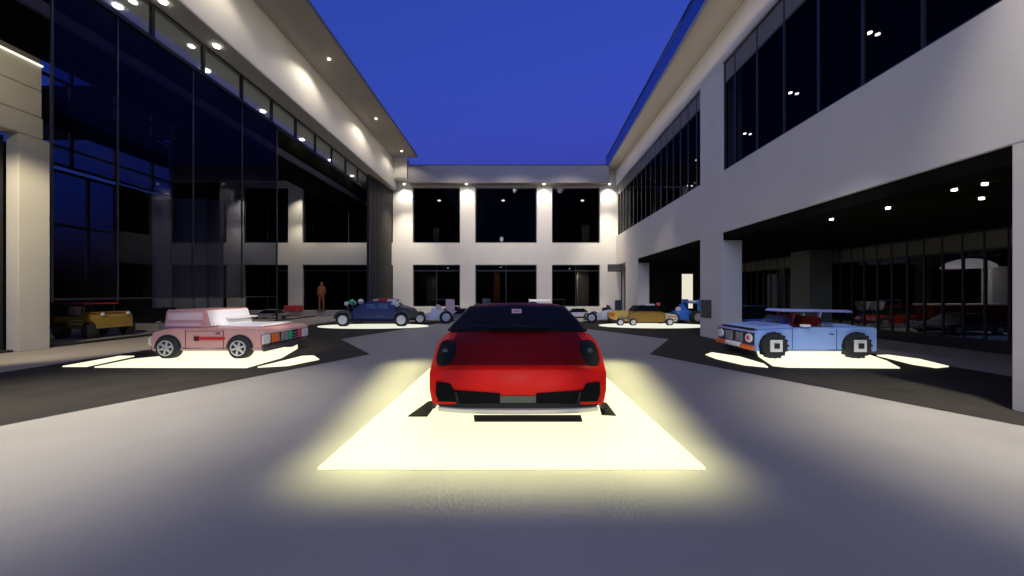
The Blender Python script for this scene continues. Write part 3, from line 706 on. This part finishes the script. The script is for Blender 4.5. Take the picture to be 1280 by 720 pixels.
# --- open wheel racers
def racer(name,label,px,D,L,body,wing,nose,rz=0,scale=1.0,group='open wheel racing cars around the courtyard',seat='white',yoff=.5):
    r = thing(name,label,'race car',(Q(px,D),D*k+yoff,0),rz,group); h=L/2; s_=scale
    MB().loft([[(x,y*wd,z0+zz) for y,zz in ((-1,0),(1,0),(.8,h_),(-.8,h_))] for x,wd,z0,h_ in ((-h,.08*s_,.14*s_,.1*s_),(-h*.4,.16*s_,.12*s_,.22*s_),(0,.28*s_,.1*s_,.36*s_),(h*.45,.28*s_,.1*s_,.42*s_),(h*.95,.16*s_,.14*s_,.26*s_))]).build('body',body,r,bevel=.015)
    MB().hexa([(-h,-.09*s_,.12*s_),(-h*.5,-.17*s_,.12*s_),(-h*.5,.17*s_,.12*s_),(-h,.09*s_,.12*s_),(-h,-.08*s_,.27*s_),(-h*.5,-.15*s_,.38*s_),(-h*.5,.15*s_,.38*s_),(-h,.08*s_,.27*s_)]).build('nose',nose,r,bevel=.01)
    MB().box(-h*1.12,-h*.85,-.62*s_,.62*s_,.10*s_,.14*s_).build('front_wing',wing,r,bevel=.008)
    MB().hexa([(h*.8,-.5*s_,.74*s_),(h*1.1,-.5*s_,.80*s_),(h*1.1,.5*s_,.80*s_),(h*.8,.5*s_,.74*s_),(h*.8,-.5*s_,.78*s_),(h*1.1,-.5*s_,.86*s_),(h*1.1,.5*s_,.86*s_),(h*.8,.5*s_,.78*s_)]).build('rear_wing',wing,r,bevel=.006)
    for s in (-1,1): 
        MB().box(h*.75,h*1.12,s*.5*s_-.015,s*.5*s_+.015,.4*s_,.9*s_).build('wing_endplate',wing,r,bevel=.005)
        MB().hexa([(-h*.1,s*.28*s_-.1*s_,.12*s_),(h*.6,s*.28*s_-.1*s_,.12*s_),(h*.6,s*.28*s_+.16*s_,.12*s_),(-h*.1,s*.28*s_+.16*s_,.12*s_),(-h*.1,s*.28*s_-.1*s_,.3*s_),(h*.6,s*.28*s_-.1*s_,.34*s_),(h*.6,s*.28*s_+.1*s_,.30*s_),(-h*.1,s*.28*s_+.1*s_,.28*s_)]).build('side_pod',body,r,bevel=.02)
        wheel(r,-h*.62,s*.52*s_,.21*s_,.21*s_,.18*s_,s,'disc'); wheel(r,h*.68,s*.52*s_,.24*s_,.24*s_,.22*s_,s,'disc')
        for xx in (-h*.62,h*.68): MB().tube((xx,s*.1,.22*s_),(xx,s*.45*s_,.22*s_),.015,n=6).build('axle','frame',r)
    MB().ball((h*.1,0,.50*s_),(.11*s_,.1*s_,.12*s_)).build('headrest',seat,r,smooth=True)
    MB().hexa([(h*.18,-.1*s_,.45*s_),(h*.6,-.08*s_,.45*s_),(h*.6,.08*s_,.45*s_),(h*.18,.1*s_,.45*s_),(h*.22,-.08*s_,.72*s_),(h*.4,-.06*s_,.68*s_),(h*.4,.06*s_,.68*s_),(h*.22,.08*s_,.72*s_)]).build('air_box',wing,r,bevel=.015)
    return r
racer('race_car','white and pink open wheel race car with a high pink wing, beside the hot rod',537,18.5,1.75,'white','pinkl','pinkl',.25,1.2,seat='rimw')
racer('race_car','black open wheel race car with a white nose, behind the gold car',757,19.0,1.5,'white','black','white',-.3,1.15,seat='black')
racer('race_car','bright blue open wheel race car in front of the far arcade bay',852,18.6,1.7,'rblue','rblue','rblue',.1,1.2,seat='white')
racer('race_car','dark race car whose pink tipped top shows over the red car roof, left side',590,21.2,1.5,'dgrey','dgrey','pinkl',.2,1.22,seat='pinkl')
racer('race_car','white race car showing just right over the red car roof',677,21.4,1.4,'white','white','white',1.57,1.2,seat='rimw')

# --- generic coupes
def coupe(label,px,D,L,W,H,body,rz=0,roof=None,group=None,yoff=.5,cat='car',name='coupe',z0=0):
    r = thing(name,label,cat,(Q(px,D),D*k+yoff,z0),rz,group); h=L/2; wr=H*.24
    zb = wr*.7; zt=H*.58
    carbody(r,-h,h,-W/2,W/2,zb,[(h,zt*.85),(h*.9,zt),(h*.4,zt*1.02),(-h*.45,zt*.98),(-h*.9,zt*.85),(-h,zt*.6)],[(-h*.62,wr*1.15,wr),(h*.62,wr*1.15,wr)],body,.02)
    MB().hexa([(-h*.5,-W*.44,zt*.97),(h*.78,-W*.44,zt*.99),(h*.78,W*.44,zt*.99),(-h*.5,W*.44,zt*.97),(-h*.12,-W*.36,H*.97),(h*.45,-W*.36,H*.97),(h*.45,W*.36,H*.97),(-h*.12,W*.36,H*.97)]).build('cabin','cargl',r,bevel=.02)
    MB().box(-h*.13,h*.46,-W*.365,W*.365,H*.965,H).build('roof',roof or body,r,bevel=.012)
    for s in (-1,1):
        for xx in (-h*.62,h*.62): wheel(r,xx,s*(W/2-.06),wr,wr,.14,s,'disc')
        MB().box(-h-.012,-h+.03,s*W*.36-W*.08,s*W*.36+W*.08,zt*.6,zt*.78).build('headlight','clens',r,bevel=.006)
        MB().box(h-.03,h+.012,s*W*.36-W*.08,s*W*.36+W*.08,zt*.6,zt*.78).build('tail_light','rlens',r,bevel=.006)
    MB().box(-h-.03,-h+.03,-W*.46,W*.46,zb,zb+H*.1).build('bumper','dgrey',r,bevel=.01)
    MB().box(h-.03,h+.03,-W*.46,W*.46,zb,zb+H*.1).build('bumper','dgrey',r,bevel=.01)
    return r
coupe('low pale grey coupe between the pink winged racer and the red car',577,20.0,1.9,1.0,.62,'grey',.05)
coupe('dark blue saloon half hidden behind the pillar beyond the sky blue roadster',948,12.6,1.7,1.0,.98,'rblue',.0,'navy')
coupe('black coupe in the dark behind the pink pickup',178,15.5,2.0,1.0,.8,'black',.0)
coupe('small red coupe behind the arcade shopfront, nearest the two white chairs',1122,16.0,1.7,.9,.85,'redseat',.1)
coupe('small red coupe behind the arcade shopfront, nearer the dome lamp',1166,16.0,1.5,.9,.88,'redseat',-.1)
coupe('long black coupe on a white base behind the arcade shopfront, under the dome lamp',1224,12.2,2.0,1.0,.62,'dgrey',.0,z0=.12)
coupe('silver grey coupe under the raised floor line at the far left behind glass',334,22.0,1.7,.8,.5,'grey',0,yoff=.2)
b0 = B(Q(1186,12.2),Q(1290,12.2),12*k,12.2*k+1.1,0,.12).build('display_plinth','white',bevel=.02); tag(b0,'low white display plinth under the black coupe behind the arcade shopfront','plinth')
b0 = B(Q(152,14.6),Q(198,14.6),14.6*k,14.6*k+.5,0,.27).build('bench_block','grey',bevel=.02); tag(b0,'low grey rectangular bench block in front of the black coupe on the left','bench')
# yellow off-roader
D=12.3; xc=Q(108,D)
yt = thing('off_roader','yellow open off-roader with big black tyres and a red roof bar, behind the left glass','car',(xc,D*k+.5,0))
def X4(px): return Q(px,D)-xc
carbody(yt,X4(68),X4(142),-.5,.5,.30,[(X4(142),.62),(X4(140),.72),(X4(112),.74),(X4(108),.66),(X4(68),.66)],[(X4(82),.26,.26),(X4(132),.26,.26)],'dully',.02)
MB().box(X4(72),X4(110),-.42,.42,.66,.70).build('seat_well','black',yt)
MB().box(X4(66),X4(118),-.46,.46,1.02,1.06).build('roof_bar','redseat',yt,bevel=.01)
for x_ in (X4(70),X4(112)):
    for s in (-1,1): MB().tube((x_,s*.42,.66),(x_,s*.42,1.03),.02,n=8).build('roof_post','black',yt)
MB().box(X4(78),X4(88),-.3,.0,.66,.95).build('seat','pinkl',yt,bevel=.03)
MB().box(X4(114),X4(140),-.45,.45,.745,.79).build('bonnet','gold',yt,bevel=.015)
for z_ in (.42,.52): MB().box(X4(98),X4(118),-.52,-.50,z_,z_+.04).build('side_trim','cream',yt,bevel=.005)
MB().ball((X4(143),-.35,.72),.06).build('headlight','clens',yt,smooth=True); MB().ball((X4(143),.35,.72),.06).build('headlight','clens',yt,smooth=True)
for xx in (X4(82),X4(132)):
    for s in (-1,1): wheel(yt,xx,s*.5,.25,.25,.2,s,'disc','tyre','dgrey')
yt.scale=(.72,1,1); yt.location.x=Q(96,12.3)
# interior pieces on the right
D=15.0
for px,t in ((1078,'left'),(1096,'right')):
    c = thing('bar_chair','white cup shaped chair behind the shopfront, %s one of two above the roadster tail'%t,'chair',(Q(px,D),D*k,0),0,'white cup chairs behind the shopfront')
    MB().hexa([(-.12,-.12,.75),(.12,-.12,.75),(.12,.12,.75),(-.12,.12,.75),(-.18,-.16,1.06),(.18,-.16,1.06),(.18,.16,1.06),(-.18,.16,1.06)]).build('seat','white',c,bevel=.03)
    MB().tube((0,0,.02),(0,0,.75),.025).build('stem','chrome',c); MB().lathe([(.18,0),(.17,.03)],(0,0,0),'z',20).build('base','chrome',c)
D=14.0
ct = thing('counter','long dark red counter with a pale lit top at the right end of the shopfront','counter',(Q(1230,D),D*k+.6,0))
MB().box(-1.3,1.3,-.3,.3,0,.94).build('counter_front','redd',ct,bevel=.01); MB().box(-1.36,1.36,-.36,.36,.941,.99).build('counter_top','cream',ct,bevel=.01)
D=13.5
dl = thing('dome_lamp','pale half dome pendant lamp glowing over the counter behind the shopfront','lamp',(Q(1210,D),D*k,Z(335,D)))
MB().lathe([(.60,0),(.56,.1),(.44,.2),(.25,.28),(.05,.31)],(0,0,0),'z',28).build('lamp_shade',mat('dome_shade',(.6,.57,.5),.5,noise=.05,emis=(1,.9,.75),estr=.35),dl,smooth=True)
MB().tube((0,0,.3),(0,0,.62),.015).build('cord','frame',dl)
l=spot((Q(1225,14.4),14.4*k,2.6),60,140,.5,(Q(1232,15),15*k,0))
# lit doorway panel in second bay
lp = B(Q(853,21),Q(866,21),21*k,21*k+.06,.6,2.35).build('lit_panel','warm',bevel=.005); tag(lp,'tall bright warm white lit panel deep inside the far arcade bay','light panel')
# post with sign box at the passage
ps = thing('sign_post','thin black post carrying a dark rectangular sign box at the far right corner','sign',(Q(775,24.2),24.2*k-.3,0))
MB().tube((0,0,0),(0,0,3.0),.035).build('pole','black',ps); MB().box(-.8,.02,-.05,.05,2.62,3.05).build('sign_board','dgrey',ps,bevel=.01)
MB().box(-.72,-.06,-.056,-.051,2.72,2.78).build('sign_trim','panel',ps)
# statue
st = thing('statue','slim orange clay standing figure between the left far pillars','statue',(Q(402,24.4),24.4*k,.34))
def skin(name,pts,edges,rad,m,parent):
    me = bpy.data.meshes.new(name); me.from_pydata(pts,edges,[]); o = bpy.data.objects.new(name,me); C.objects.link(o); o.parent=parent
    me.materials.append(M[m]); md=o.modifiers.new('s','SKIN'); 
    for i,r in enumerate(rad): me.skin_vertices[0].data[i].radius=(r,r*.85)
    me.skin_vertices[0].data[0].use_root=True
    sd=o.modifiers.new('d','SUBSURF'); sd.levels=2; sd.render_levels=2; return o
me_=[(0,0,.92),(0,0,1.12),(0,0,1.34),(0,0,1.48),(0,0,1.60),(.10,0,.86),(.11,0,.50),(.11,0,.10),(.12,-.1,.05),(-.10,0,.86),(-.11,0,.50),(-.11,0,.10),(-.12,-.1,.05),(.17,0,1.36),(.22,0,1.10),(.17,-.08,.90),(-.17,0,1.36),(-.22,0,1.10),(-.17,-.08,.90),(0,0,1.70)]
ed=[(0,1),(1,2),(2,3),(3,4),(0,5),(5,6),(6,7),(7,8),(0,9),(9,10),(10,11),(11,12),(2,13),(13,14),(14,15),(2,16),(16,17),(17,18),(4,19)]
rd=[.15,.14,.16,.055,.10,.10,.07,.05,.045,.10,.07,.05,.045,.07,.05,.035,.07,.05,.035,.07]
bpy.context.view_layer.update()
o=skin.__call__
def mk():
    me = bpy.data.meshes.new('figure'); me.from_pydata(me_,ed,[]); ob = bpy.data.objects.new('figure',me); C.objects.link(ob); ob.parent=st
    me.materials.append(M['statue']); ob.modifiers.new('skin','SKIN')
    if not me.skin_vertices: me.attributes
    sv = me.skin_vertices[0].data
    for i,r in enumerate(rd): sv[i].radius=(r,r*.85)
    sv[0].use_root=True
    sd=ob.modifiers.new('sub','SUBSURF'); sd.levels=2; sd.render_levels=2
mk()
MB().lathe([(.26,0),(.26,.05),(.2,.07)],(0,0,0),'z',20).build('base','dgrey',st)
rb = B(Q(358,24.3),Q(379,24.3),24.3*k-.25,24.3*k,.34,.66).build('pink_base_block','rlens',bevel=.01)
tag(rb,'small pinkish red block at the foot of the left far pillar','block')

# spots added to brighten single things, and two eave lamps for the floor
spot((-9.4,5.6,4.9),750,80,.5,(-11.5,8.3,1.6),(1,.88,.62),.08)          # added spot on the left column
area((-9.3,6.0,6.4),4,.3,40,140,(-11.5,6.4,6.6),(1,.88,.68))  # added wash along the upper wall
spot((-2.6,4.2,6.8),1100,26,.7,(-5.9,yN+.8,.5),(1,.93,.82),.05)          # added to brighten the pink pickup
spot((2.2,2.6,6.2),520,26,.7,(6.4,yN+.5,.4),(1,.95,.9),.05)             # added to brighten the blue roadster
spot((-9.5,9.0,5.6),35,50,.7,(-12.6,10.8,.6),(1,.9,.7),.05)            # added spot on the off-roader
spot((-6.6,12.2,7.4),200,34,.7,(-5.9,15.0,.5),(1,.95,.9),.05)           # added spot on the hot rod
spot((4.4,12.0,7.4),260,34,.7,(5.6,15.2,.5),(1,.93,.8),.05)             # added spot on the gold car
spot((-8.9,16.5,5.2),150,34,.7,(-11.4,20.8,1.2),(1,.9,.75),.05)         # added spot on the statue
spot((-6.9,3.2,7.3),3600,54,1,(-5.4,3.6,0),(1,.92,.85),.2)
spot((5.2,3.0,8.6),3800,44,1,(5.5,3.2,0),(1,.92,.85),.2)
for x_,y_ in ((13.2,11.5),(14.5,13.5),(12.8,15.5)):
    spot((x_,y_,2.8),55,150,.6,(x_,y_+.01,0),(1,.9,.75),.08)

spot((.05,.2,.9),150,23,.8,(.05,3.8,.36),(1,.93,.82),.05)            # added low fill on the red car nose, no fixture
spot((7.6,12.9,2.8),120,60,.8,(7.3,16.2,.5),(1,.95,.9),.05)             # added to brighten the blue racer
coupe('low white coupe far off by the building plinth left of the red car',561,22.6,1.9,.8,.66,'white',0)
coupe('low white coupe far off by the building plinth right of the red car',722,22.4,1.7,.8,.55,'white',0)
area((0,16.5,8.9),10,.5,420,150,(0,YB,3.0),(1,.9,.78)) if 0 else None
for x_ in (-3.2,0,3.2): spot((x_,YB-3.2,8.7),600,110,1,(x_,YB,3.6),(1,.9,.78),.2)  # added wash to brighten the far facade

for x_,z_,w_ in ((-4.6,7.7,90),(0,7.7,60),(4.0,7.7,90),(-4.6,3.0,90),(-.3,3.0,110),(3.6,3.0,140),(8.4,7.6,160),(9.5,2.8,60),(-10.5,7.6,60)):
    spot((x_,YB+2.0,z_),w_,150,.7,(x_,YB+2.0,z_-1),(1,.9,.76),.004)
for D_ in (18,22): spot((7.6,D_*k,7.6),150,150,.7,(7.6,D_*k,6),(1,.9,.76),.004)
# furniture of the far rooms
for x_,y_ in ((-5.0,YB+2.6),(2.8,YB+2.4)):
    t_ = thing('reception_table','low pale table in the ground floor room, %s the middle bay'%('left of' if x_<0 else 'right of'),'table',(x_,y_,.0))
    MB().box(-.6,.6,-.3,.3,.92,.98).build('tabletop','white',t_,bevel=.01)
    for a_ in (-.52,.52):
        for b_ in (-.24,.24): MB().tube((a_,b_,0),(a_,b_,.92),.025,n=8).build('leg','chrome',t_)

area((-6.15,12*k,9.0),23*k,.12,34,170,(-7.16,12*k,8.1),(1,.9,.76))      # added strip wash evening out the left eave wall
spot((-9.6,11.5,5.5),160,60,.9,(-12.8,16.4,2.5),(.95,.93,1),.1)  # added fill on the dark inner panels

spot((-1.2,6.0,3.4),900,15,.6,(-6.05,8.1,.8),(1,.95,.88),.05)           # added to whiten the pickup windscreen and grille
